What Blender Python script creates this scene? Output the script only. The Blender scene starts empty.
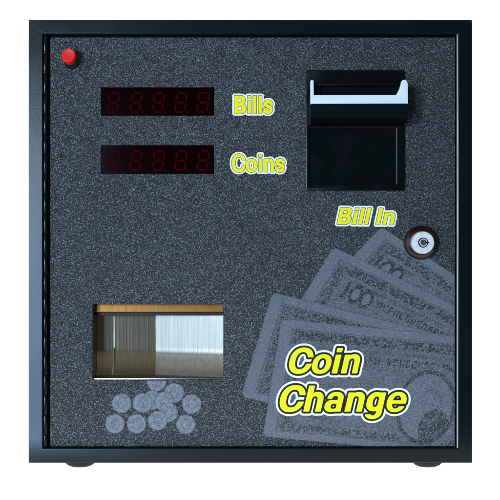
import bpy, bmesh, math, random
import numpy as np
from mathutils import Vector, Matrix
random.seed(7); rng = np.random.default_rng(11)
R = math.radians
sc = bpy.context.scene
col = sc.collection
D = 1.1                                   # camera distance from the door face (metres)

def P(px, py, Y=0.0):                     # millimetre drawing of the front -> point at depth Y
    s = (D + Y) / D
    return Vector(((px - 250) / 1000 * s, Y, (250 - py) / 1000 * s))

BASE = Vector((0, 0.15, -0.2221))

# ------------------------------------------------------------------ materials
def mat(name, base=(.5, .5, .5), rough=.5, metal=0., spec=.5, coat=0., coat_rough=.1):
    m = bpy.data.materials.new(name); m.use_nodes = True
    b = m.node_tree.nodes['Principled BSDF']
    b.inputs['Base Color'].default_value = (*base, 1)
    b.inputs['Roughness'].default_value = rough
    b.inputs['Metallic'].default_value = metal
    b.inputs['Specular IOR Level'].default_value = spec
    b.inputs['Coat Weight'].default_value = coat
    b.inputs['Coat Roughness'].default_value = coat_rough
    return m, m.node_tree, b

def N(nt, t, **kw):
    n = nt.nodes.new(t)
    for k, v in kw.items():
        if k in n.inputs: n.inputs[k].default_value = v
        else: setattr(n, k, v)
    return n

def ramp(nt, src, stops, interp='LINEAR'):
    r = nt.nodes.new('ShaderNodeValToRGB'); e = r.color_ramp.elements
    r.color_ramp.interpolation = interp
    while len(e) < len(stops): e.new(0.5)
    for el, (p, c) in zip(e, stops):
        el.position = p; el.color = (*c, 1) if len(c) == 3 else c
    nt.links.new(src, r.inputs[0]); return r.outputs[0]

def add_bump(nt, b, scale, dist, strength=.3, detail=3, stretch=None):
    tc = N(nt, 'ShaderNodeTexCoord'); n = N(nt, 'ShaderNodeTexNoise', Scale=scale, Detail=detail)
    src = tc.outputs['Object']
    if stretch:
        mp = N(nt, 'ShaderNodeMapping'); mp.inputs['Scale'].default_value = stretch
        nt.links.new(src, mp.inputs[0]); src = mp.outputs[0]
    nt.links.new(src, n.inputs['Vector'])
    bp = N(nt, 'ShaderNodeBump', Strength=strength, Distance=dist)
    nt.links.new(n.outputs['Fac'], bp.inputs['Height']); nt.links.new(bp.outputs[0], b.inputs['Normal'])
    return n

def rough_var(nt, b, scale, lo, hi, detail=5):
    tc = N(nt, 'ShaderNodeTexCoord'); n = N(nt, 'ShaderNodeTexNoise', Scale=scale, Detail=detail)
    nt.links.new(tc.outputs['Object'], n.inputs['Vector'])
    mr = N(nt, 'ShaderNodeMapRange'); mr.inputs['From Min'].default_value = .3; mr.inputs['From Max'].default_value = .7
    mr.inputs['To Min'].default_value = lo; mr.inputs['To Max'].default_value = hi
    nt.links.new(n.outputs['Fac'], mr.inputs[0]); nt.links.new(mr.outputs[0], b.inputs['Roughness'])

def grain_material(name, ink=None, ink_col=(.138, .156, .200)):
    """black crinkle powder coat with pale flecks; ink = mesh attribute holding the printed coverage"""
    m, nt, b = mat(name, rough=.42, spec=.42)
    tc = N(nt, 'ShaderNodeTexCoord')
    n1 = N(nt, 'ShaderNodeTexNoise', Scale=1300., Detail=4., Roughness=.85)
    n2 = N(nt, 'ShaderNodeTexVoronoi', Scale=2000.)
    n3 = N(nt, 'ShaderNodeTexNoise', Scale=60., Detail=3.)
    for n in (n1, n2, n3): nt.links.new(tc.outputs['Object'], n.inputs['Vector'])
    sc_ = N(nt, 'ShaderNodeSeparateColor'); nt.links.new(n2.outputs['Color'], sc_.inputs[0])
    ad = N(nt, 'ShaderNodeMath', operation='MULTIPLY_ADD'); ad.inputs[1].default_value = 1.
    h1 = N(nt, 'ShaderNodeMath', operation='MULTIPLY'); h1.inputs[1].default_value = .45; nt.links.new(n1.outputs['Fac'], h1.inputs[0])
    h2 = N(nt, 'ShaderNodeMath', operation='MULTIPLY'); h2.inputs[1].default_value = .75; nt.links.new(sc_.outputs[0], h2.inputs[0])
    nt.links.new(h2.outputs[0], ad.inputs[0]); nt.links.new(h1.outputs[0], ad.inputs[2])
    base = ramp(nt, ad.outputs[0], [(.0, (.0015, .005, .007)), (.58, (.004, .009, .013)), (.80, (.026, .038, .048)), (.97, (.31, .355, .385))])
    if ink:
        at = N(nt, 'ShaderNodeAttribute', attribute_name=ink)
        mo = ramp(nt, n1.outputs['Fac'], [(.36, (.62, .62, .62)), (.60, (1, 1, 1))])
        mul = N(nt, 'ShaderNodeMath', operation='MULTIPLY')
        nt.links.new(at.outputs['Fac'], mul.inputs[0]); nt.links.new(mo, mul.inputs[1])
        dm = N(nt, 'ShaderNodeMath', operation='MULTIPLY'); dm.inputs[1].default_value = .55
        nt.links.new(at.outputs['Fac'], dm.inputs[0])
        dk = N(nt, 'ShaderNodeMix', data_type='RGBA'); nt.links.new(dm.outputs[0], dk.inputs['Factor'])
        nt.links.new(base, dk.inputs[6]); dk.inputs[7].default_value = (.006, .008, .01, 1); base = dk.outputs[2]
        mx = N(nt, 'ShaderNodeMix', data_type='RGBA', blend_type='ADD')
        nt.links.new(mul.outputs[0], mx.inputs['Factor']); nt.links.new(base, mx.inputs[6])
        mx.inputs[7].default_value = (*ink_col, 1)
        base = mx.outputs[2]
    nt.links.new(base, b.inputs['Base Color'])
    add = N(nt, 'ShaderNodeMath', operation='MULTIPLY_ADD'); add.inputs[1].default_value = .5
    nt.links.new(sc_.outputs[0], add.inputs[0]); nt.links.new(n1.outputs['Fac'], add.inputs[2])
    bp = N(nt, 'ShaderNodeBump', Strength=.8, Distance=.0007)
    nt.links.new(add.outputs[0], bp.inputs['Height']); nt.links.new(bp.outputs[0], b.inputs['Normal'])
    mr = N(nt, 'ShaderNodeMapRange'); mr.inputs['To Min'].default_value = .29; mr.inputs['To Max'].default_value = .39
    nt.links.new(n3.outputs['Fac'], mr.inputs[0]); nt.links.new(mr.outputs[0], b.inputs['Roughness'])
    return m

M = {}
M['grain'] = grain_material('black_flecked_powder_coat')
M['note_ink'] = grain_material('silver_ink_banknotes', 'ink')
M['coin_ink'] = grain_material('silver_ink_coins', 'ink', (.23, .26, .325))
m, nt, b = mat('satin_black_enamel', (.0015, .006, .008), .28, spec=.28); M['black'] = m
add_bump(nt, b, 420., .0004, .10, 2); rough_var(nt, b, 18., .19, .26)
m, nt, b = mat('gloss_black_plastic', (.002, .004, .005), .16, spec=.25); M['gloss'] = m
rough_var(nt, b, 45., .10, .24)
m, nt, b = mat('matt_black_plastic', (.002, .005, .006), .42, spec=.05); M['matt'] = m
add_bump(nt, b, 900., .0003, .1)
m, nt, b = mat('red_button_plastic', (.74, .012, .008), .42, spec=.35); M['red'] = m
add_bump(nt, b, 500., .0004, .12)
m, nt, b = mat('chromed_metal', (.78, .80, .82), .16, 1.); M['chrome'] = m
add_bump(nt, b, 700., .0002, .12)
m, nt, b = mat('dark_nickel', (.12, .13, .14), .25, 1.); M['collar'] = m
m, nt, b = mat('lock_face_metal', (.80, .83, .86), .42, .55); M['lock_face'] = m
add_bump(nt, b, 600., .0003, .15); rough_var(nt, b, 300., .34, .55)
m, nt, b = mat('dark_maroon_collar', (.022, .004, .0035), .20, spec=.6); M['maroon'] = m
rough_var(nt, b, 160., .14, .30)
m, nt, b = mat('yellow_ink', (.84, .80, .008), .50, spec=.2); M['yellow'] = m
add_bump(nt, b, 880., .0006, .3)
m, nt, b = mat('white_ink', (.85, .88, .88), .50, spec=.2); M['white'] = m
add_bump(nt, b, 880., .0006, .3)
m, nt, b = mat('dark_ink', (.006, .012, .006), .55, spec=.2); M['ink'] = m
add_bump(nt, b, 880., .0006, .3)
m, nt, b = mat('smoked_red_acrylic', (.004, .0004, .0005), .12, spec=.05); M['smoke'] = m
add_bump(nt, b, 60., .0004, .05)
m, nt, b = mat('unlit_led_segment', (.040, .0012, .0026), .6, spec=.0); M['led'] = m
add_bump(nt, b, 900., .0002, .1)
m, nt, b = mat('pale_bluish_plastic', (.68, .78, .88), .30, spec=.4); M['lip'] = m
add_bump(nt, b, 300., .0002, .08); rough_var(nt, b, 90., .26, .38)
m, nt, b = mat('amber_reflection_steel', (.21, .094, .014), .5, .65); M['amber'] = m
add_bump(nt, b, 300., .0004, .2, 3, (1, 1, .2)); rough_var(nt, b, 120., .30, .46)
m, nt, b = mat('dark_bronze', (.018, .013, .008), .5, .0, .2); M['bronze'] = m
m, nt, b = mat('pale_edge_highlight', (.46, .46, .46), .35, .6); M['edge_highlight'] = m
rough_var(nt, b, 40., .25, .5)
m, nt, b = mat('black_rubber', (.010, .011, .012), .6, spec=.3); M['rubber'] = m
add_bump(nt, b, 600., .0004, .3)

def steel(name, c, r):
    m, nt, b = mat(name, c, r, 1.)
    tc = N(nt, 'ShaderNodeTexCoord'); mp = N(nt, 'ShaderNodeMapping'); mp.inputs['Scale'].default_value = (1, 1, .03)
    n = N(nt, 'ShaderNodeTexNoise', Scale=420., Detail=5.)
    nt.links.new(tc.outputs['Object'], mp.inputs[0]); nt.links.new(mp.outputs[0], n.inputs['Vector'])
    c2 = tuple(x * .80 for x in c)
    nt.links.new(ramp(nt, n.outputs['Fac'], [(.30, c2), (.70, c)]), b.inputs['Base Color'])
    bp = N(nt, 'ShaderNodeBump', Strength=.22, Distance=.0006)
    nt.links.new(n.outputs['Fac'], bp.inputs['Height']); nt.links.new(bp.outputs[0], b.inputs['Normal'])
    return m
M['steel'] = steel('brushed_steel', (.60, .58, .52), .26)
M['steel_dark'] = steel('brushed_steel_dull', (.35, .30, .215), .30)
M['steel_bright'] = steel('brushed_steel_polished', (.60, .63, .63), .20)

m, nt, b = mat('white_translucent_sheet', (.93, .93, .93), .6, spec=.1); M['sheet'] = m  # translucent so the added light from below wipes out the contact shadow
out = nt.nodes['Material Output']
tr = N(nt, 'ShaderNodeBsdfTranslucent'); tr.inputs[0].default_value = (.95, .95, .95, 1)
mx = N(nt, 'ShaderNodeMixShader'); mx.inputs[0].default_value = .85
nt.links.new(b.outputs[0], mx.inputs[1]); nt.links.new(tr.outputs[0], mx.inputs[2]); nt.links.new(mx.outputs[0], out.inputs[0])

# ------------------------------------------------------------------ objects
def link(o, parent=None):
    col.objects.link(o)
    if parent: o.parent = parent
    return o

def offset_of(parent):
    o = Vector((0, 0, 0))
    while parent: o += parent.location; parent = parent.parent
    return o

def finish(name, me, material, parent, smooth=False, origin=None):
    """me holds world coordinates; shift them into the parent's space"""
    off = offset_of(parent)
    loc = Vector((0, 0, 0)) if origin is None else origin - off
    me.transform(Matrix.Translation(-(off + loc)))
    if material is not None:
        me.materials.clear()
        for mm in (material if isinstance(material, (list, tuple)) else [material]): me.materials.append(mm)
    if smooth:
        me.polygons.foreach_set('use_smooth', [True] * len(me.polygons))
        try: me.set_sharp_from_angle(angle=R(32))
        except Exception: pass
    me.name = name
    o = bpy.data.objects.new(name, me); o.location = loc
    return link(o, parent)

def group_empty(name, loc, parent=None):
    o = bpy.data.objects.new(name, None); o.empty_display_size = .02
    o.location = loc - offset_of(parent)
    return link(o, parent)

def rrect(x0, y0, x1, y1, r=0., seg=5):
    """rounded rectangle in drawing millimetres"""
    if r <= 0: return [(x0, y0), (x1, y0), (x1, y1), (x0, y1)]
    pts = []
    for cx, cy, a in ((x1 - r, y0 + r, -90), (x1 - r, y1 - r, 0), (x0 + r, y1 - r, 90), (x0 + r, y0 + r, 180)):
        for k in range(seg + 1):
            t = R(a + 90 * k / seg); pts.append((cx + r * math.cos(t), cy + r * math.sin(t)))
    return pts

def plate_mesh(loops, yf, thick, bevel=0., bres=2):
    """loops in drawing mm seen at depth yf (front face); extruded back by thick, edges bevelled"""
    cu = bpy.data.curves.new('tmp', 'CURVE'); cu.dimensions = '2D'; cu.fill_mode = 'BOTH'
    for lp in loops:
        sp = cu.splines.new('POLY'); sp.points.add(len(lp) - 1); sp.use_cyclic_u = True
        for pt, (x, y) in zip(sp.points, lp):
            v = P(x, y, yf); pt.co = (v.x, v.z, 0, 1)
    cu.extrude = max(thick / 2 - bevel, 0); cu.bevel_depth = bevel; cu.bevel_resolution = bres
    if bevel: cu.offset = -bevel
    o = bpy.data.objects.new('tmp', cu); col.objects.link(o)
    dg = bpy.context.evaluated_depsgraph_get(); dg.update()
    me = bpy.data.meshes.new_from_object(o.evaluated_get(dg), depsgraph=dg)
    bpy.data.objects.remove(o); bpy.data.curves.remove(cu)
    # curve plane XY(Z=depth) -> X, Z world; front = -Y
    mt = Matrix(((1, 0, 0, 0), (0, 0, -1, yf + thick / 2), (0, 1, 0, 0), (0, 0, 0, 1)))
    me.transform(mt); me.flip_normals() if mt.determinant() < 0 else None
    bm = bmesh.new(); bm.from_mesh(me); bmesh.ops.remove_doubles(bm, verts=bm.verts, dist=1e-6)
    bmesh.ops.recalc_face_normals(bm, faces=bm.faces); bm.to_mesh(me); bm.free()
    return me

def plate(name, loops, yf, thick, material, parent, bevel=0., origin=None):
    return finish(name, plate_mesh(loops, yf, thick, bevel), material, parent, True, origin)

def bm_box(bm, a, b):
    x0, x1 = sorted((a[0], b[0])); y0, y1 = sorted((a[1], b[1])); z0, z1 = sorted((a[2], b[2]))
    m = Matrix.Translation(((x0+x1)/2, (y0+y1)/2, (z0+z1)/2)) @ Matrix.Diagonal((x1-x0, y1-y0, z1-z0, 1))
    return bmesh.ops.create_cube(bm, size=1, matrix=m)['verts']

def to_mesh(bm):
    me = bpy.data.meshes.new('m'); bmesh.ops.recalc_face_normals(bm, faces=bm.faces); bm.to_mesh(me); bm.free(); return me

def bevel_all(bm, w, seg=2):
    bmesh.ops.bevel(bm, geom=list(bm.edges), offset=w, segments=seg, profile=.5, affect='EDGES', clamp_overlap=True)

def lathe(profile, origin, axis_mat=None, seg=64):
    """profile [(r, h)] with h towards the viewer (-Y)"""
    bm = bmesh.new(); rings = []
    for r, h in profile:
        if r < 1e-7: rings.append([bm.verts.new((0, -h, 0))])
        else: rings.append([bm.verts.new((r*math.cos(2*math.pi*k/seg), -h, r*math.sin(2*math.pi*k/seg))) for k in range(seg)])
    for a, b in zip(rings, rings[1:]):
        for k in range(seg):
            k2 = (k + 1) % seg
            if len(a) == 1 and len(b) == 1: continue
            if len(a) == 1: bm.faces.new((a[0], b[k], b[k2]))
            elif len(b) == 1: bm.faces.new((a[k], a[k2], b[0]))
            else: bm.faces.new((a[k], a[k2], b[k2], b[k]))
    me = to_mesh(bm)
    if axis_mat: me.transform(axis_mat)
    me.transform(Matrix.Translation(origin)); return me

def extrude_profile(prof, x0, x1, bevel=.0):
    """closed profile [(Y, Z)] extruded along X"""
    bm = bmesh.new()
    a = [bm.verts.new((x0, y, z)) for y, z in prof]; b = [bm.verts.new((x1, y, z)) for y, z in prof]
    n = len(prof)
    for k in range(n): bm.faces.new((a[k], a[(k+1) % n], b[(k+1) % n], b[k]))
    bm.faces.new(a); bm.faces.new(b[::-1])
    if bevel: bevel_all(bm, bevel, 2)
    return to_mesh(bm)

# ---- the machine
root = group_empty('coin_change_machine', BASE)
root['label'] = 'black metal coin change machine with flecked door, red button and yellow lettering'
root['category'] = 'change machine'

DY = 0.0                                  # door face
FY = -0.0045                              # frame face

# cabinet body: a closed box shell behind the frame
bm = bmesh.new()
a = P(29.6, 20.8, FY); c = P(471.6, 462.4, FY)
vs = bm_box(bm, (a.x, .012, c.z), (c.x, .30, a.z))
bevel_all(bm, .0015, 2)
bmesh.ops.delete(bm, geom=[f for f in bm.faces if f.normal.y < -.9 and f.calc_area() > .01], context='FACES')
finish('cabinet_body', to_mesh(bm), M['black'], root, True)

# front frame: four mitred rails
O = (28.6, 19.8, 472.2, 463.1); I = (43.2, 34.2, 457.6, 448.0)
g = .05
rails = [[(O[0]+g, O[1]), (O[2]-g, O[1]), (I[2]-g, I[1]), (I[0]+g, I[1])],
         [(O[2], O[1]+g), (O[2], O[3]-g), (I[2], I[3]-g), (I[2], I[1]+g)],
         [(O[2]-g, O[3]), (O[0]+g, O[3]), (I[0]+g, I[3]), (I[2]-g, I[3])],
         [(O[0], O[3]-g), (O[0], O[1]+g), (I[0], I[1]+g), (I[0], I[3]-g)]]
bmf = bmesh.new()
for lp in rails:
    bm = bmesh.new()
    f = [bm.verts.new(P(x, y, FY)) for x, y in lp]
    k = [bm.verts.new((v.co.x, .012, v.co.z)) for v in f]
    for i in range(4): bm.faces.new((f[i], f[(i+1) % 4], k[(i+1) % 4], k[i]))
    bm.faces.new(f); bm.faces.new(k[::-1]); bmesh.ops.recalc_face_normals(bm, faces=bm.faces)
    bm.edges.ensure_lookup_table()
    long_front = [e for e in bm.edges if all(abs(v.co.y - FY) < 1e-6 for v in e.verts) and e.calc_length() > .1]
    inner = [e for e in long_front if max(abs((e.verts[0].co + e.verts[1].co).x/2), abs((e.verts[0].co + e.verts[1].co).z/2)) < .2175]
    outer = [e for e in long_front if e not in inner]
    bmesh.ops.bevel(bm, geom=inner, offset=.0014, segments=10, profile=.5, affect='EDGES')
    outer = [e for e in outer if e.is_valid]
    bmesh.ops.bevel(bm, geom=outer, offset=.0004, segments=3, profile=.5, affect='EDGES')
    short = [e for e in bm.edges if all(abs(v.co.y - FY) < 1e-6 for v in e.verts) and e.calc_length() < .05]
    bmesh.ops.bevel(bm, geom=short, offset=.00009, segments=1, affect='EDGES')
    me = bpy.data.meshes.new('t'); bm.to_mesh(me); bm.free(); bmf.from_mesh(me)
finish('front_frame', to_mesh(bmf), M['black'], root, False)

# backing behind the gap between door and frame
plate('door_gap_backing', [rrect(40, 31, 461, 451), rrect(60, 48, 445, 437)], .0085, .002, M['matt'], root)

# door with its openings
DISP = [(101, 87.3, 214, 115.6), (101, 145.2, 214, 173.8)]
TRAY = (92.6, 304, 223.2, 379.6)
loops = [rrect(50.2, 37.4, 455.3, 446.6, .8), rrect(*TRAY, 1.2)] + [rrect(*d, .4) for d in DISP]
door = plate('door', loops, DY, .006, M['grain'], root, .0006)

# piano hinge
bm = bmesh.new()
hx = 45.3; y = 35.0
while y < 446.5:
    y2 = min(y + 19.6, 447)
    p0 = P(hx, y + .12, -.0005); p1 = P(hx, y2 - .12, -.0005)
    r = .00225; ring = []
    for q, rr in ((p0, r*.93), (p0 + Vector((0, 0, -.0003)), r), (p1 + Vector((0, 0, .0003)), r), (p1, r*.93)):
        ring.append([bm.verts.new(q + Vector((rr*math.cos(t*math.pi/10), rr*math.sin(t*math.pi/10), 0))) for t in range(20)])
    for A, B in zip(ring, ring[1:]):
        for t in range(20): bm.faces.new((A[t], A[(t+1) % 20], B[(t+1) % 20], B[t]))
    bm.faces.new(ring[0]); bm.faces.new(ring[-1][::-1])
    y += 20.0
bm_box(bm, P(43.9, 35.6, .002), P(44.4, 446.6, .0035))
finish('piano_hinge', to_mesh(bm), M['black'], root, True)

bm = bmesh.new()  # pale rod added in place of the highlight along the rail's inner lip
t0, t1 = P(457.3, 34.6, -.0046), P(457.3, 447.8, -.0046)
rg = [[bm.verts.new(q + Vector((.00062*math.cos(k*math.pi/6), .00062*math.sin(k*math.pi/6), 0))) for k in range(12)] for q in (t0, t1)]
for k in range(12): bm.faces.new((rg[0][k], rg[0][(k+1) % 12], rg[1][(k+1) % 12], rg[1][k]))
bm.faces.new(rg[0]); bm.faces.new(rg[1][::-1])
finish('edge_highlight_strip', to_mesh(bm), M['edge_highlight'], root, True)

# ------------------------------------------------------------------ lettering (glyphs drawn as unions of shapes)
def box(x, y, x0, y0, x1, y1): return np.minimum(np.minimum(x - x0, x1 - x), np.minimum(y - y0, y1 - y))
def ell(x, y, cx, cy, rx, ry, n=2.25):
    d = (np.abs((x-cx)/rx)**n + np.abs((y-cy)/ry)**n)**(1/n)
    return (1 - d) * min(rx, ry)
U = lambda *a: np.maximum.reduce(a)
X = lambda *a: np.minimum.reduce(a)
def sub(a, *b):
    for q in b: a = np.minimum(a, -q)
    return a
def stroke(x, y, pts, hw):
    P_ = [np.array(p, float) for p in pts]; P_ = [2*P_[0]-P_[1]] + P_ + [2*P_[-1]-P_[-2]]
    out = []
    for i in range(1, len(P_)-2):
        for t in np.linspace(0, 1, 6, endpoint=False):
            a, b, c, d = P_[i-1:i+3]
            out.append(.5*((2*b)+(c-a)*t+(2*a-5*b+4*c-d)*t*t+(3*b-a-3*c+d)*t**3))
    out.append(P_[-2]); best = None
    for a, b in zip(out, out[1:]):
        d = b-a; L = max((d*d).sum(), 1e-12)
        t = np.clip(((x-a[0])*d[0]+(y-a[1])*d[1])/L, 0, 1)
        dd = np.hypot(x-a[0]-t*d[0], y-a[1]-t*d[1]); best = dd if best is None else np.minimum(best, dd)
    return hw - best
def arch(x, y, o=0.):
    return sub(U(X(ell(x, y, .335, .31, .20, .235, 2.4), box(x, y, -1, .31, 2, 2)), box(x, y, .375, 0, .535, .32)),
               X(ell(x, y, .293, .31, .082, .115, 2.2), box(x, y, -1, .31, 2, 2)), box(x, y, .05, -1, .375, .311))
def G(ch, x, y):
    s = .165
    if ch == 'C': return sub(ell(x, y, .37, .36, .345, .375), ell(x, y, .375, .36, .175, .245), box(x, y, .385, .275, 2, .455))
    if ch == 'o': return sub(ell(x, y, .30, .265, .28, .28), ell(x, y, .30, .265, .12, .165))
    if ch == 'i': return U(box(x, y, .05, 0, .05+s, .53), box(x, y, .05, .60, .05+s, .72))
    if ch == 'l': return box(x, y, .05, 0, .05+s, .72)
    if ch == 'I': return box(x, y, .05, 0, .23, .72)
    if ch == 'n': return U(box(x, y, .05, 0, .05+s, .53), arch(x, y))
    if ch == 'h': return U(box(x, y, .05, 0, .05+s, .72), arch(x, y))
    if ch == 'e': return sub(ell(x, y, .29, .265, .27, .28), sub(ell(x, y, .29, .265, .115, .18), box(x, y, -1, .22, 2, .315)), box(x, y, .30, .145, 2, .221))
    if ch == 'a':
        top = sub(X(ell(x, y, .275, .36, .225, .185), box(x, y, -1, .355, 2, 2)), ell(x, y, .265, .355, .078, .082))
        bowl = sub(ell(x, y, .235, .16, .215, .172), ell(x, y, .275, .15, .085, .072))
        return sub(U(top, bowl, box(x, y, .345, .0, .50, .37)), box(x, y, -1, .322, .345, .356))
    if ch == 'g':
        tail = sub(X(ell(x, y, .275, -.02, .23, .185), box(x, y, -1, -2, 2, -.02)), X(ell(x, y, .27, -.02, .075, .085), box(x, y, -1, -2, 2, 0)), box(x, y, -1, -.075, .2, 0))
        return U(sub(ell(x, y, .255, .275, .235, .265), ell(x, y, .275, .275, .085, .145)), box(x, y, .345, -.03, .505, .53), tail)
    if ch == 'B':
        o_ = U(box(x, y, .05, 0, .36, .72), ell(x, y, .36, .535, .23, .185, 2.5), ell(x, y, .36, .205, .27, .205, 2.5))
        return sub(o_, U(box(x, y, .225, .45, .345, .60), ell(x, y, .335, .525, .075, .075)), U(box(x, y, .225, .125, .355, .295), ell(x, y, .345, .21, .085, .085)))
    if ch == 's':
        return stroke(x, y, [(.425, .385), (.36, .455), (.25, .475), (.13, .44), (.125, .35), (.25, .285), (.375, .235), (.40, .14), (.32, .065), (.20, .055), (.10, .10), (.065, .165)], .073)
ADV = dict(C=.70, o=.605, i=.27, n=.59, h=.59, a=.56, g=.565, e=.575, B=.66, l=.27, s=.50, I=.29)
ADV[' '] = .24

def contour(F, x0, y0, h):
    """marching squares: closed loops of the zero level"""
    ny, nx = F.shape; segs = {}
    S = F > 0
    def pt(key):
        i, j, d = key
        if d == 0: t = F[j, i] / (F[j, i] - F[j, i+1]); return (x0 + (i+t)*h, y0 + j*h)
        t = F[j, i] / (F[j, i] - F[j+1, i]); return (x0 + i*h, y0 + (j+t)*h)
    code = S[:-1, :-1]*1 + S[:-1, 1:]*2 + S[1:, 1:]*4 + S[1:, :-1]*8
    tab = {1: 'lb', 2: 'br', 3: 'lr', 4: 'rt', 6: 'bt', 7: 'lt', 8: 'tl', 9: 'tb', 11: 'tr', 12: 'rl', 13: 'rb', 14: 'bl', 5: 'lbrt', 10: 'brtl'}
    for j, i in zip(*np.nonzero((code > 0) & (code < 15))):
        e = {'b': (i, j, 0), 't': (i, j+1, 0), 'l': (i, j, 1), 'r': (i+1, j, 1)}
        s = tab[int(code[j, i])]
        for k in range(0, len(s), 2):
            segs.setdefault(e[s[k]], []).append(e[s[k+1]]); segs.setdefault(e[s[k+1]], []).append(e[s[k]])
    loops = []; seen = set()
    for st in list(segs):
        if st in seen: continue
        lp = [st]; seen.add(st); cur = st
        while True:
            nx_ = [q for q in segs[cur] if q not in seen]
            if not nx_: break
            cur = nx_[0]; seen.add(cur); lp.append(cur)
        if len(lp) > 5: loops.append([pt(q) for q in lp])
    return loops

def simplify(lp, tol=.02):
    """drop nearly collinear points"""
    out = list(lp); changed = True
    while changed and len(out) > 8:
        changed = False; res = []; n = len(out); skip = False
        for k in range(n):
            if skip: res.append(out[k]); skip = False; continue
            a, b, c = out[k-1], out[k], out[(k+1) % n]
            L = math.hypot(c[0]-a[0], c[1]-a[1])
            d = abs((c[0]-a[0])*(a[1]-b[1]) - (a[0]-b[0])*(c[1]-a[1])) / max(L, 1e-9)
            if d < tol and L < 3: skip = True; changed = True
            else: res.append(b)
        out = res
    return out

def lettering(text, x0, x1, ytop, ybase, slant, d1, d2, parent, label, tilt=0.):
    sy = (ybase - ytop) / .72
    wem = sum(ADV[c] for c in text) - .09
    shear = math.tan(R(slant))
    sx = ((x1 - x0) - shear * .6 * sy) / wem
    h = .22; m_ = d2 + 1.5
    gx = np.arange(x0 - m_, x1 + m_ + 3, h); gy = np.arange(ytop - m_, ybase + (sy*.23 if 'g' in text else 0) + m_, h)
    XX, YY = np.meshgrid(gx, gy)
    ry = YY - (XX - x0) * math.tan(R(tilt))
    v = (ybase - ry) / sy; u = (XX - x0 - v*sy*shear) / sx + .035
    F = np.full(XX.shape, -1.); pen = 0.
    for c in text:
        if c != ' ': F = np.maximum(F, G(c, u - pen, v))
        pen += ADV[c]
    base = contour(F, gx[0], gy[0], h)
    pts = np.array([p for lp in base for p in lp])
    dist = np.empty(XX.size); fx = XX.ravel(); fy = YY.ravel()
    for s in range(0, fx.size, 4000):
        dx = fx[s:s+4000, None] - pts[:, 0]; dy = fy[s:s+4000, None] - pts[:, 1]
        dist[s:s+4000] = np.sqrt((dx*dx + dy*dy).min(1))
    dist = dist.reshape(XX.shape) * np.where(F > 0, 1, -1)
    bmT = bmesh.new(); mats = [M['white'], M['ink'], M['yellow']]
    for mi, (off, yf) in enumerate(((d2, -.00030), (d1, -.00045), (0., -.00060))):
        lps = base if off == 0 else contour(dist + off, gx[0], gy[0], h)
        me = plate_mesh([simplify(lp) for lp in lps], yf, .00012)
        k = len(bmT.faces); bmT.from_mesh(me); bmT.faces.ensure_lookup_table()
        for f in list(bmT.faces)[k:]: f.material_index = mi
    me = bpy.data.meshes.new('lettering'); bmT.to_mesh(me); bmT.free()
    o = finish('lettering', me, None, parent)
    for mm in mats: o.data.materials.append(mm)
    o['label'] = label
    return o

lettering('Bills', 234, 272, 95.6, 113.6, 0, .45, 2.0, door, 'yellow word Bills outlined in white')
lettering('Coins', 232, 284, 154.2, 172.0, 0, .45, 2.0, door, 'yellow word Coins outlined in white')
lettering('Bill In', 336.6, 396.2, 207.6, 224.2, 12, .5, 2.1, door, 'slanted yellow words Bill In outlined in white', .6)
lettering('Coin', 287, 362, 348, 373.4, 13, 2.0, 4.0, door, 'large slanted yellow word Coin outlined in black and white')
lettering('Change', 277.6, 407.6, 385.6, 411.6, 13, 2.0, 4.0, door, 'large slanted yellow word Change outlined in black and white')

# ------------------------------------------------------------------ printed pictures
def vnoise(x, y, s, seed):
    r = np.random.default_rng(seed).random((256, 256))
    u = x / s; v = y / s; i = np.floor(u).astype(int); j = np.floor(v).astype(int); fu = u - i; fv = v - j
    fu = fu*fu*(3-2*fu); fv = fv*fv*(3-2*fv)
    g = lambda a, b_: r[a % 256, b_ % 256]
    return (g(i, j)*(1-fu)+g(i+1, j)*fu)*(1-fv) + (g(i, j+1)*(1-fu)+g(i+1, j+1)*fu)*fv
def sm(a, lo, hi): t = np.clip((a - lo) / (hi - lo), 0, 1); return t*t*(3-2*t)

def textrow(u, v, v0, v1, cw, seed, fill=.62):
    """a row of letter-like marks"""
    k = np.floor(u / cw).astype(int); f = u / cw - k
    r = np.random.default_rng(seed).random(512)
    kind = (r[(k*7) % 512] * 5).astype(int); t = (v - v0) / (v1 - v0)
    st = .24
    m = (f < st) | ((kind == 0) & (np.abs(f-.35) < .35) & ((t < .2) | (np.abs(t-.5) < .1))) \
        | ((kind == 1) & (f < .75) & ((t < .2) | (t > .8))) | ((kind == 2) & (np.abs(f-.62) < .12)) \
        | ((kind == 3) & (f < .72) & ((t < .18) | (f > .5))) | ((kind == 4) & (np.abs(f - t*.7) < .14))
    m &= (f < .8) & (t > 0) & (t < 1) & (r[(k*13+5) % 512] < .90)
    return m

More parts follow.
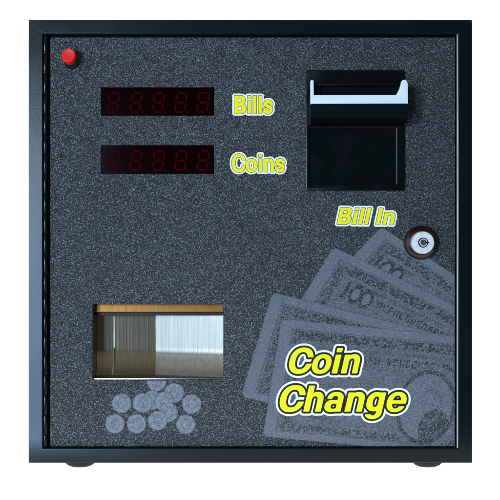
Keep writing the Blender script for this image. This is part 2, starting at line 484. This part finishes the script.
def note(u, v, W, H, seed, portrait=None, numeral=None):
    n1 = vnoise(u, v, 2.1, seed); n2 = vnoise(u, v, .95, seed+1); n3 = vnoise(u, v, 9, seed+2); n4 = vnoise(u + v*.4, v, 1.3, seed+3)
    ink = np.full(u.shape, 1.0) - .10*n1
    inside = (u > 13) & (v > 9.5) & (v < H - 9)
    body = .80 + .22*(n3-.5) - .22*sm(n1, .5, .9) - .16*(np.sin(v*3.1 + 2*np.sin(u*.25)) > .55)
    ink = np.where(inside, body, ink)
    # ornate border bands
    orn = .18 + .60*sm(n1*.6+n4*.5, .50, .72)
    scal = 1.2*np.sin(u*.9)
    ink = np.where((u > 15) & (np.abs(v - 14.5) < 4.6 + scal*.3), orn, ink)
    ink = np.where((np.abs(u - 19.5) < 4.6 + .5*np.sin(v*.8)) & (v > 10) & (v < H-10), .22 + .62*sm(n4*.6+n2*.45, .46, .66), ink)
    ink = np.where((u > 15) & (np.abs(v - (H-12)) < 3.8), .3 + .55*sm(n1*.6+n4*.5, .48, .7), ink)
    ink = np.where(((np.abs(v-8.7) < .45) & (u > 12)) | ((np.abs(u-12.6) < .45) & (v > 8) & (v < H-7)) | ((np.abs(v-(H-7.4)) < .45) & (u > 12)), .42, ink)
    # lines of small lettering
    ink = np.where(textrow(u, v, 22.5, 25.6, 2.6, seed+4) & (u > 40), .25, ink)
    ink = np.where(textrow(u, v, 29, 36.5, 6.2, seed+5) & (u > 66), .15, ink)
    ink = np.where(textrow(u, v, 41, 43, 1.9, seed+6) & (u > 30) & (u < 120), .35, ink)
    for q in range(5):
        ink = np.where(textrow(u, v, 52+q*8., 54+q*8., 2.1, seed+8+q) & (u > 36) & (u < 96), .5, ink)
    if numeral:
        x = numeral[0]
        for ch in numeral[1]:
            y0_, y1_ = 25, 42; cy = (y0_+y1_)/2
            if ch == '0': d = np.abs(np.hypot((u-x-5)/5.2, (v-cy)/8.2) - 1)*5.2; ink = np.where(d < 1.25, .12, ink); ink = np.where(np.hypot((u-x-5)/3.1, (v-cy)/6) < 1, 1., ink); x += 12
            else:
                m = (np.abs(u-x-2.5) < 1.7) & (v > y0_) & (v < y1_) | ((np.abs(u-x-2.5) < 3.6) & ((np.abs(v-y1_) < 1)))
                ink = np.where(m, .12, ink); x += 8
        ink = np.where((np.abs(v-23.4) < .5) & (u > 26) & (u < x+6), .3, ink)
    # seal
    d = np.hypot(u-46, v-80)
    ink = np.where((np.abs(d-15) < .9) | (np.abs(d-11.5) < .5), .35, ink)
    ink = np.where(d < 10.5, .55 + .4*sm(n1, .4, .6), ink)
    if portrait:
        cx, cy, rx, ry = portrait
        e = np.hypot((u-cx)/rx, (v-cy)/ry)
        ink = np.where(e < 1.20, .55 + .3*sm(n4, .4, .6), ink)
        ink = np.where(e < 1.05, .12 + .25*n1, ink)
        hat = .88 - .22*sm(n4, .55, .8)
        ink = np.where(e < .93, hat, ink)
        # plain bust: shoulders and hair as tonal masses
        sh = np.hypot((u-cx-rx*.40)/(rx*.55), (v-cy-ry*.62)/(ry*.60))
        ink = np.where((sh < 1) & (e < .93), .16 + .40*sm(n2*.5+n1*.5, .45, .7), ink)
        hr = np.hypot((u-cx-rx*.15)/(rx*.42), (v-cy+ry*.05)/(ry*.48))
        ink = np.where((np.abs(hr-.92) < .10) & (e < .9) & (u > cx-rx*.1), .45 + .3*n1, ink)
        ink = np.where((hr < .6) & (np.abs(v-cy+ry*.1) < 1.0) & (n1 > .35), .5, ink)
    return ink

def note_frame(px, py, c, ua, va):
    ux, uy = math.cos(R(ua)), math.sin(R(ua)); vx, vy = -math.sin(R(va)), math.cos(R(va))
    det = ux*vy - uy*vx; dx = px-c[0]; dy = py-c[1]
    return (dx*vy - dy*vx)/det, (ux*dy - uy*dx)/det

def rounded_in(u, v, W, H, r=5):
    qx = np.abs(u-W/2)-(W/2-r); qy = np.abs(v-H/2)-(H/2-r)
    return r - (np.hypot(np.maximum(qx, 0), np.maximum(qy, 0)) + np.minimum(np.maximum(qx, qy), 0))

def notes_field(px, py):
    ink = np.full(px.shape, -1.)
    spec = [((381.5, 226.5), 33.5, 44, 290, 118, 21, None, (20, '100')),
            ((333.5, 246.5), 26.0, 31.5, 290, 118, 41, None, (31, '100')),
            ((272.5, 292.0), 14.3, 17.0, 290, 109, 61, None, None),
            ((281.5, 319.0), 5.6, 9.2, 290, 119, 81, (157, 74, 28, 36), None)]
    for c, ua, va, W, H, seed, po, nu in spec:
        u, v = note_frame(px, py, c, ua, va)
        d = rounded_in(u, v, W, H)
        t = note(u, v, W, H, seed, po, nu)
        t = np.where(d < .7, t*.80, t)
        ink = np.where(d > 0, t, ink)
        ink = np.where((d <= 0) & (d > -1.0) & (ink >= 0), ink*.72, ink)
    return ink

COINS = [(156.5, 381.5), (152.3, 400.2), (121.6, 403.2), (142.5, 403.0), (174, 392.8), (164, 401.5), (115, 423.8), (136.5, 423.8), (168.2, 412.6), (157.6, 420.6), (191.7, 404), (185.8, 424.5)]
def coins_field(px, py):
    ink = np.full(px.shape, -1.)
    for k, (cx, cy) in enumerate(COINS):
        d = np.hypot(px-cx, py-cy); n = vnoise(px+31*k, py, 1.6, 200+k); a = np.arctan2(py-cy, px-cx)
        t = 1. - .34*sm(n, .45, .7)
        t = np.where((d > 8.4) & (np.sin(a*46) > .2), t*.8, t)
        q = np.hypot((px-cx-.6)/3.9, (py-cy+.3)/5.4)
        t = np.where(np.abs(q-1) < .13, .6, t)
        t = np.where((np.abs(px-cx-math.sin(k)*3) < .5) & (np.abs(py-cy) < 4) & (k % 3 == 0), .55, t)
        rim = np.where(d > 9.2, .55, t)
        ink = np.where((d <= 10.5) & (d > 9.9) & (ink >= 0), ink*.7, ink)
        ink = np.where(d <= 9.9, rim, ink)
    return np.where(py < 380.6, -1, ink)

def print_mesh(name, field, x0, y0, x1, y1, h, yf, material, parent, label):
    gx = np.arange(x0, x1 + 1e-6, h); gy = np.arange(y0, y1 + 1e-6, h)
    XX, YY = np.meshgrid(gx, gy); F = field(XX, YY); nx = len(gx)
    S = F >= 0
    keep = S[:-1, :-1] & S[1:, :-1] & S[:-1, 1:] & S[1:, 1:]
    j, i = np.nonzero(keep)
    quads = np.stack([j*nx+i, (j+1)*nx+i, (j+1)*nx+i+1, j*nx+i+1], 1)
    used, inv = np.unique(quads.ravel(), return_inverse=True)
    s = (D + yf)/D
    vx = (XX.ravel()[used]-250)/1000*s; vz = (250-YY.ravel()[used])/1000*s
    co = np.stack([vx, np.full_like(vx, yf), vz], 1)
    me = bpy.data.meshes.new(name); n = len(quads)
    me.vertices.add(len(co)); me.vertices.foreach_set('co', co.ravel())
    me.loops.add(n*4); me.loops.foreach_set('vertex_index', inv.astype(np.int32).ravel())
    me.polygons.add(n); me.polygons.foreach_set('loop_start', np.arange(0, n*4, 4, dtype=np.int32)); me.polygons.foreach_set('loop_total', np.full(n, 4, dtype=np.int32))
    me.update(); 
    at = me.attributes.new('ink', 'FLOAT', 'POINT'); at.data.foreach_set('value', np.clip((F.ravel()[used] - .15)/.80, 0, 1).astype(np.float32))
    o = finish(name, me, material, parent); o['label'] = label
    return o
print_mesh('banknote_print', notes_field, 236, 222, 454.6, 446.2, .38, -.00012, M['note_ink'], door, 'silver grey printed picture of fanned banknotes')
print_mesh('coin_print', coins_field, 102, 378, 204, 437, .3, -.00012, M['coin_ink'], door, 'silver grey printed picture of scattered coins')

# ------------------------------------------------------------------ digital displays
def segment_digit(cx, cy, hw, hh, sl):
    """eight outline-slanted segments and a dot"""
    bm = bmesh.new(); t = 1.05
    def quad(pts):
        vs = [bm.verts.new(P(cx + x + (-y)*sl, cy + y, .00095)) for x, y in pts]
        bk = [bm.verts.new(P(cx + x + (-y)*sl, cy + y, .0012)) for x, y in pts]
        bm.faces.new(vs)
        for k in range(len(vs)): bm.faces.new((vs[k], vs[(k+1) % len(vs)], bk[(k+1) % len(vs)], bk[k]))
    def hseg(y): quad([(-hw+t*.9, y), (-hw+t*1.9, y-t), (hw-t*1.9, y-t), (hw-t*.9, y), (hw-t*1.9, y+t), (-hw+t*1.9, y+t)])
    def vseg(x, y0, y1): quad([(x, y0+t*.9), (x+t, y0+t*1.9), (x+t, y1-t*1.9), (x, y1-t*.9), (x-t, y1-t*1.9), (x-t, y0+t*1.9)])
    for y in (-hh, 0, hh): hseg(y)
    for x in (-hw, hw): vseg(x, -hh, 0); vseg(x, 0, hh)
    quad([(hw+3.2+1.0*math.cos(k*math.pi/5), hh+.1+1.0*math.sin(k*math.pi/5)) for k in range(10)])
    return to_mesh(bm)
for i, (x0, y0, x1, y1) in enumerate(DISP):
    cen = P((x0+x1)/2, (y0+y1)/2, .0016)
    dsp = group_empty('digital_display', cen, root)
    dsp['label'] = ('upper' if i == 0 else 'lower') + ' dark red five digit display, unlit'
    plate('display_window', [rrect(x0-1, y0-1, x1+1, y1+1, .6)], .0013, .003, M['smoke'], dsp)
    first = None
    for k in range(5):
        cx = 113.6 + 22.4*k; cy = y0 + 15.2
        if first is None:
            first = finish('digit', segment_digit(cx, cy, 4.9, 9.6, .13), M['led'], dsp, origin=P(cx, cy, .001))
        else:
            c = first.copy(); c.location = P(cx, cy, .001) - offset_of(dsp); link(c); c.parent = dsp

# ------------------------------------------------------------------ red push button
bc = P(71.6, 60.4, 0)
btn = group_empty('push_button', bc, root)
finish('button_collar', lathe([(0, -.001), (.0090, -.001), (.0090, .0010), (.0086, .0019), (.0078, .0024), (.0072, .0050), (.0066, .0056), (.0064, .0040), (0, .0040)], bc), M['collar'], btn, True)
finish('button_barrel', lathe([(0, .003), (.0070, .003), (.0070, .0085), (.0064, .0090), (0, .0090)], bc), M['gloss'], btn, True)
tilt = Matrix.Rotation(R(-9), 4, 'X') @ Matrix.Rotation(R(-2), 4, 'Z')
finish('button_cap', lathe([(0, .0060), (.0066, .0060), (.0071, .0066), (.0071, .0150), (.0067, .0158), (.0059, .0162), (.0046, .0160), (.0025, .0157), (0, .0156)], bc, tilt), M['red'], btn, True)

# ------------------------------------------------------------------ bill acceptor
ba = group_empty('bill_acceptor', P(355, 130, 0), root)
bz = -.0035
plate('bezel', [rrect(306, 70, 404.6, 190.6, 1.2), rrect(309.6, 128, 396.4, 184.6, .8)], bz, .0034, M['gloss'], ba, .0006)
plate('recessed_panel', [rrect(308.5, 126, 398, 186, .5)], -.0008, .0006, M['gloss'], ba)
# hood: a rounded nose that sticks out under the slot; profile in (Y, Z), drawn from the side
nx0, nx1 = 310.8, 408.0
NY = -.034
def Zp(py, Y): return P(250, py, Y).z
def Xp(px, Y): return P(px, 250, Y).x
xa, xb = Xp(nx0, NY), Xp(nx1, NY)
prof = [(bz, Zp(103, bz)), (bz, Zp(126, bz))]
yb = Zp(121.5, -.020); zt = Zp(103.8, NY)
for k in range(9):
    t = k/8*math.pi/2
    prof.append((-.012 + (NY + .0006 + .012)*math.sin(t), Zp(124.0, -.012) + (zt - .006 - Zp(124.0, -.012))*(1-math.cos(t))))
prof += [(NY + .0004, zt - .0002), (NY + .004, zt)]
finish('hood', extrude_profile(prof, xa + .0006, xb - .0003, .0), M['matt'], ba, True)
# slot cheeks and roof behind the lip
bm = bmesh.new()
ztop = Zp(80.6, NY + .004)
bm_box(bm, (xa + .0006, NY + .010, ztop - .0015), (xb - .0004, bz, ztop - .0040))
bm_box(bm, (xa + .0008, NY + .0035, zt), (xa + .0030, bz, ztop - .0005))
bm_box(bm, (xb - .0036, NY + .0035, zt), (xb - .0006, bz, ztop - .0005))
bevel_all(bm, .0004, 2)
finish('slot_cheeks', to_mesh(bm), M['matt'], ba, True)
bm = bmesh.new()
bm_box(bm, (xa + .003, NY + .016, zt + .0002), (xb - .0036, NY + .0175, ztop - .004))
bm_box(bm, (xa + .0032, NY + .0135, zt + .0094), (xb - .0038, NY + .0155, zt + .0101))
finish('slot_shutter', to_mesh(bm), M['gloss'], ba, True)
# pale U-shaped entry lip
lipo = [(310.6, 80.9), (311.3, 80.0), (313.0, 80.0), (313.7, 80.9), (313.8, 95.0), (395.6, 95.0), (397.0, 94.0), (399.6, 89.0), (401.0, 84.5), (401.8, 81.0), (403.0, 79.9), (405.6, 79.8), (407.2, 81.2), (408.0, 84.0), (408.1, 103.5), (310.6, 103.7)]
plate('entry_lip', [lipo], NY, .0075, M['lip'], ba, .0005)

# ------------------------------------------------------------------ lock
lc = P(420.6, 242.7, 0)
lk = group_empty('cam_lock', lc, root)
finish('lock_collar', lathe([(0, -.001), (.0172, -.001), (.0172, .0022), (.0166, .0044), (.0150, .0068), (.0128, .0084), (.0120, .0088), (.0118, .0070), (0, .0070)], lc), M['maroon'], lk, True)
finish('lock_barrel', lathe([(0, .004), (.0113, .004), (.0113, .0140), (.0109, .0158), (.0104, .0163), (.0050, .0163), (.0049, .0145), (0, .0145)], lc), M['lock_face'], lk, True)
finish('lock_pin', lathe([(0, .0142), (.0030, .0142), (.0030, .0158), (.0026, .0161), (0, .0161)], lc), M['chrome'], lk, True)
kr = lathe([(.0041, .0146), (.0049, .0146), (.0049, .0164), (.0041, .0164), (.0041, .0146)], lc)
finish('keyway_ring', kr, M['gloss'], lk, True)
bm = bmesh.new(); bm_box(bm, lc + Vector((.0015, -.0166, -.0007)), lc + Vector((.0058, -.0140, .0009)))
finish('keyway_notch', to_mesh(bm), M['matt'], lk)

# ------------------------------------------------------------------ coin tray
tx0, ty0, tx1, ty1 = TRAY
tr_ = group_empty('coin_tray', P((tx0+tx1)/2, ty1, .02), root)
xl, xr = P(tx0, 0).x, P(tx1, 0).x; zt_, zb_ = P(0, ty0).z, P(0, ty1).z
YB = .046
bm = bmesh.new()                                           # housing: side walls, top, bottom, closed rear
for a_, b_ in (((xl-.004, .0062, zb_-.006), (xl-.0006, .075, zt_+.004)), ((xr+.0006, .0062, zb_-.006), (xr+.004, .075, zt_+.004)),
               ((xl-.0004, .0062, zt_+.0006), (xr+.0004, .075, zt_+.0035)), ((xl-.0004, .0062, zb_-.006), (xr+.0004, .075, zb_-.0028)),
               ((xl-.0004, .072, zb_-.0026), (xr+.0004, .0745, zt_+.0004))):
    bm_box(bm, a_, b_)
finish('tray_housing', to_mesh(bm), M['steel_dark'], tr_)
# rear sheet bent forward into the scoop (left part)
zc = Zp(350, YB)
def sheet(name, x0_, x1_, dy, material, top_py=313, yaw=0., pitch=0.):
    bm = bmesh.new(); pr = []
    ztop_ = Zp(top_py, YB)
    pr.append((YB + dy + (ztop_-zc)*math.tan(R(pitch)), ztop_)); pr.append((YB + dy, zc + .0045)); pr.append((YB + dy, zc + .0040))
    yl = (YB + dy - .0095)
    for k in range(1, 7):
        t = k/6; pr.append((YB + dy - .0014*t*t, zc + .004 - .0078*t))
    z0_ = zc - .0045; dz = z0_ - (zb_ + .0010)
    for k in range(7):
        t = k/6; pr.append((YB + dy - .0016 - dz*(.27*t + .165*t*t), z0_ - dz*t))
    full = pr + [(yy + .0010, zz) for yy, zz in reversed(pr)]
    k_ = math.tan(R(yaw))
    A = [bm.verts.new((x0_, yy, zz)) for yy, zz in full]
    B = [bm.verts.new((x1_, yy + (x1_-x0_)*k_, zz)) for yy, zz in full]
    for q in range(len(full)): bm.faces.new((A[q], A[(q+1) % len(full)], B[(q+1) % len(full)], B[q]))
    bm.faces.new(A); bm.faces.new(B[::-1])
    return finish(name, to_mesh(bm), material, tr_, True)
xs = Xp(115, YB); xm = Xp(156, YB-.002)
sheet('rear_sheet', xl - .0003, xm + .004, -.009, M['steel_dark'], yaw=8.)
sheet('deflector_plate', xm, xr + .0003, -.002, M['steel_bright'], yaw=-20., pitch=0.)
bm = bmesh.new()                                           # upright seam on the rear sheet
bm_box(bm, (xs-.0006, YB-.0078, Zp(316, YB)), (xs+.0006, YB-.0055, zc+.003)); bevel_all(bm, .0002, 1)
v1 = Vector((xs, YB-.0078, zc+.003)); v2 = Vector((xs, YB-.0178, zb_+.0015))
for d_ in (-.0006, .0006): pass
f = [bm.verts.new(v1 + Vector((-.0006, -.0008, 0))), bm.verts.new(v1 + Vector((.0006, -.0008, 0))), bm.verts.new(v2 + Vector((.0006, -.0008, 0))), bm.verts.new(v2 + Vector((-.0006, -.0008, 0)))]
g2 = [bm.verts.new(v.co + Vector((0, .0030, 0))) for v in f]
bm.faces.new(f); bm.faces.new(g2[::-1])
for k in range(4): bm.faces.new((f[k], f[(k+1) % 4], g2[(k+1) % 4], g2[k]))
finish('seam', to_mesh(bm), M['steel_dark'], tr_, False)
# baffle hanging across the top, its warm reflection put into the amber colour
plate('top_baffle', [rrect(tx0-.5, 303.0, tx1-.2, 312.0, .2)], .014, .0012, M['amber'], tr_, .0003)
bm = bmesh.new(); bm_box(bm, (xl-.0003, .0150, Zp(312.2, .015)), (xr+.0003, .0190, Zp(315.6, .015))); bevel_all(bm, .0003, 2)
finish('baffle_rail', to_mesh(bm), M['bronze'], tr_, False)
bm = bmesh.new(); bm_box(bm, (xl-.0003, .0030, Zp(379.5, .003)-.0012), (xr+.0003, .0300, Zp(378.0, .003))); bevel_all(bm, .0003, 2)
finish('tray_lip', to_mesh(bm), M['steel'], tr_, True)

# ------------------------------------------------------------------ feet
zf = BASE.z
fx0, fx1 = Xp(80.5, .03), Xp(427, .03)
def foot(c):
    bm = bmesh.new(); pr = [(0, 0), (.0062, 0), (.0100, .0007), (.0132, .0022), (.0154, .0043), (.0165, .0068), (.0167, .0095), (0, .0095)]; rings = []
    for r, h in pr:
        rings.append([bm.verts.new(c)] if r == 0 and h == 0 else ([bm.verts.new(c + Vector((0, 0, h)))] if r == 0 else
                     [bm.verts.new(c + Vector((r*math.cos(k*math.pi/20), r*math.sin(k*math.pi/20), h))) for k in range(40)]))
    for a, b in zip(rings, rings[1:]):
        for k in range(40):
            k2 = (k+1) % 40
            if len(a) == 1: bm.faces.new((a[0], b[k], b[k2]))
            elif len(b) == 1: bm.faces.new((a[k], a[k2], b[0]))
            else: bm.faces.new((a[k], a[k2], b[k2], b[k]))
    return to_mesh(bm)
f0 = finish('foot', foot(Vector((fx0, .03, zf))), M['rubber'], root, True, origin=Vector((fx0, .03, zf)))
for x, y in ((fx1, .03), (fx0, .27), (fx1, .27)):
    c = f0.copy(); c.location = Vector((x, y, zf)) - BASE; link(c); c.parent = root

# ------------------------------------------------------------------ white table sheet
bm = bmesh.new()
vs = [bm.verts.new(p) for p in ((-.6, -.15, zf), (.6, -.15, zf), (.6, .8, zf), (-.6, .8, zf))]
bm.faces.new(vs)
me = bpy.data.meshes.new('ground'); bm.to_mesh(me); bm.free()
me.materials.append(M['sheet']); gr = bpy.data.objects.new('ground', me); col.objects.link(gr); gr['kind'] = 'structure'

# ------------------------------------------------------------------ light
w = bpy.data.worlds.new('World'); sc.world = w; w.use_nodes = True; nt = w.node_tree
bg = nt.nodes['Background']
tc = N(nt, 'ShaderNodeTexCoord'); sp = N(nt, 'ShaderNodeSeparateXYZ'); nt.links.new(tc.outputs['Generated'], sp.inputs[0])
def math2(op, a, b=None):
    n = N(nt, 'ShaderNodeMath', operation=op)
    for k, q in enumerate((a, b)):
        if q is None: continue
        if isinstance(q, (int, float)): n.inputs[k].default_value = q
        else: nt.links.new(q, n.inputs[k])
    return n.outputs[0]
def mixc(f, a, b):
    n = N(nt, 'ShaderNodeMix', data_type='RGBA'); nt.links.new(f, n.inputs['Factor'])
    for k, q in ((6, a), (7, b)):
        if isinstance(q, tuple): n.inputs[k].default_value = (*q, 1)
        else: nt.links.new(q, n.inputs[k])
    return n.outputs[2]
# white behind, underlight added against contact shadow, dim room, pale patch added for reflections
zz = math2('MULTIPLY_ADD', sp.outputs['Z'], .5); zz.node.inputs[2].default_value = .5
room = ramp(nt, zz, [(.30, (.05, .05, .045)), (.42, (.11, .10, .07)), (.475, (.07, .06, .045)), (.55, (.03, .036, .04)), (.66, (.08, .08, .07)), (.76, (.36, .35, .29)), (.92, (.07, .07, .06))])
side = ramp(nt, math2('MULTIPLY', sp.outputs['X'], -1.), [(.50, (0, 0, 0)), (.60, (1, 1, 1))])
hgt = ramp(nt, zz, [(.30, (0, 0, 0)), (.38, (1, 1, 1)), (.62, (1, 1, 1)), (.70, (0, 0, 0))])
room = mixc(math2('MULTIPLY', side, hgt), room, (.90, 1.12, 1.26))
below = ramp(nt, math2('MULTIPLY', sp.outputs['Z'], -1.), [(.30, (1.06, 1.06, 1.06)), (.50, (2.9, 2.9, 2.9))])
back = ramp(nt, sp.outputs['Y'], [(.02, (0, 0, 0)), (.12, (1, 1, 1))])
nt.links.new(mixc(back, room, below), bg.inputs[0]); bg.inputs[1].default_value = 1.0

def area(name, loc, target, sx, sy, power, color):
    L = bpy.data.lights.new(name, 'AREA'); L.shape = 'RECTANGLE'; L.size = sx; L.size_y = sy; L.energy = power; L.color = color
    o = bpy.data.objects.new(name, L); o.location = loc
    o.rotation_euler = (Vector(target) - Vector(loc)).to_track_quat('-Z', 'Y').to_euler(); col.objects.link(o); return o
area('window_light', (-.80, -2.3, -.17), (-.1, 0, 0), .60, 1.15, 40, (.42, .66, 1.0))
area('key_lamp', (-1.15, -2.2, .22), (0, 0, 0), .28, .28, 29, (.95, .98, 1.))

# ------------------------------------------------------------------ camera
cam = bpy.data.cameras.new('camera'); co = bpy.data.objects.new('camera', cam); col.objects.link(co)
co.location = (0, -D, 0); co.rotation_euler = (R(90), 0, 0)
cam.sensor_width = 36; cam.lens = 36 * D / .5; cam.clip_start = .01; cam.clip_end = 100
sc.camera = co
sc.view_settings.view_transform = 'Standard'; sc.view_settings.look = 'None'
sc.view_settings.exposure = 0; sc.view_settings.gamma = 1
sc.render.film_transparent = False
sc.cycles.max_bounces = 8
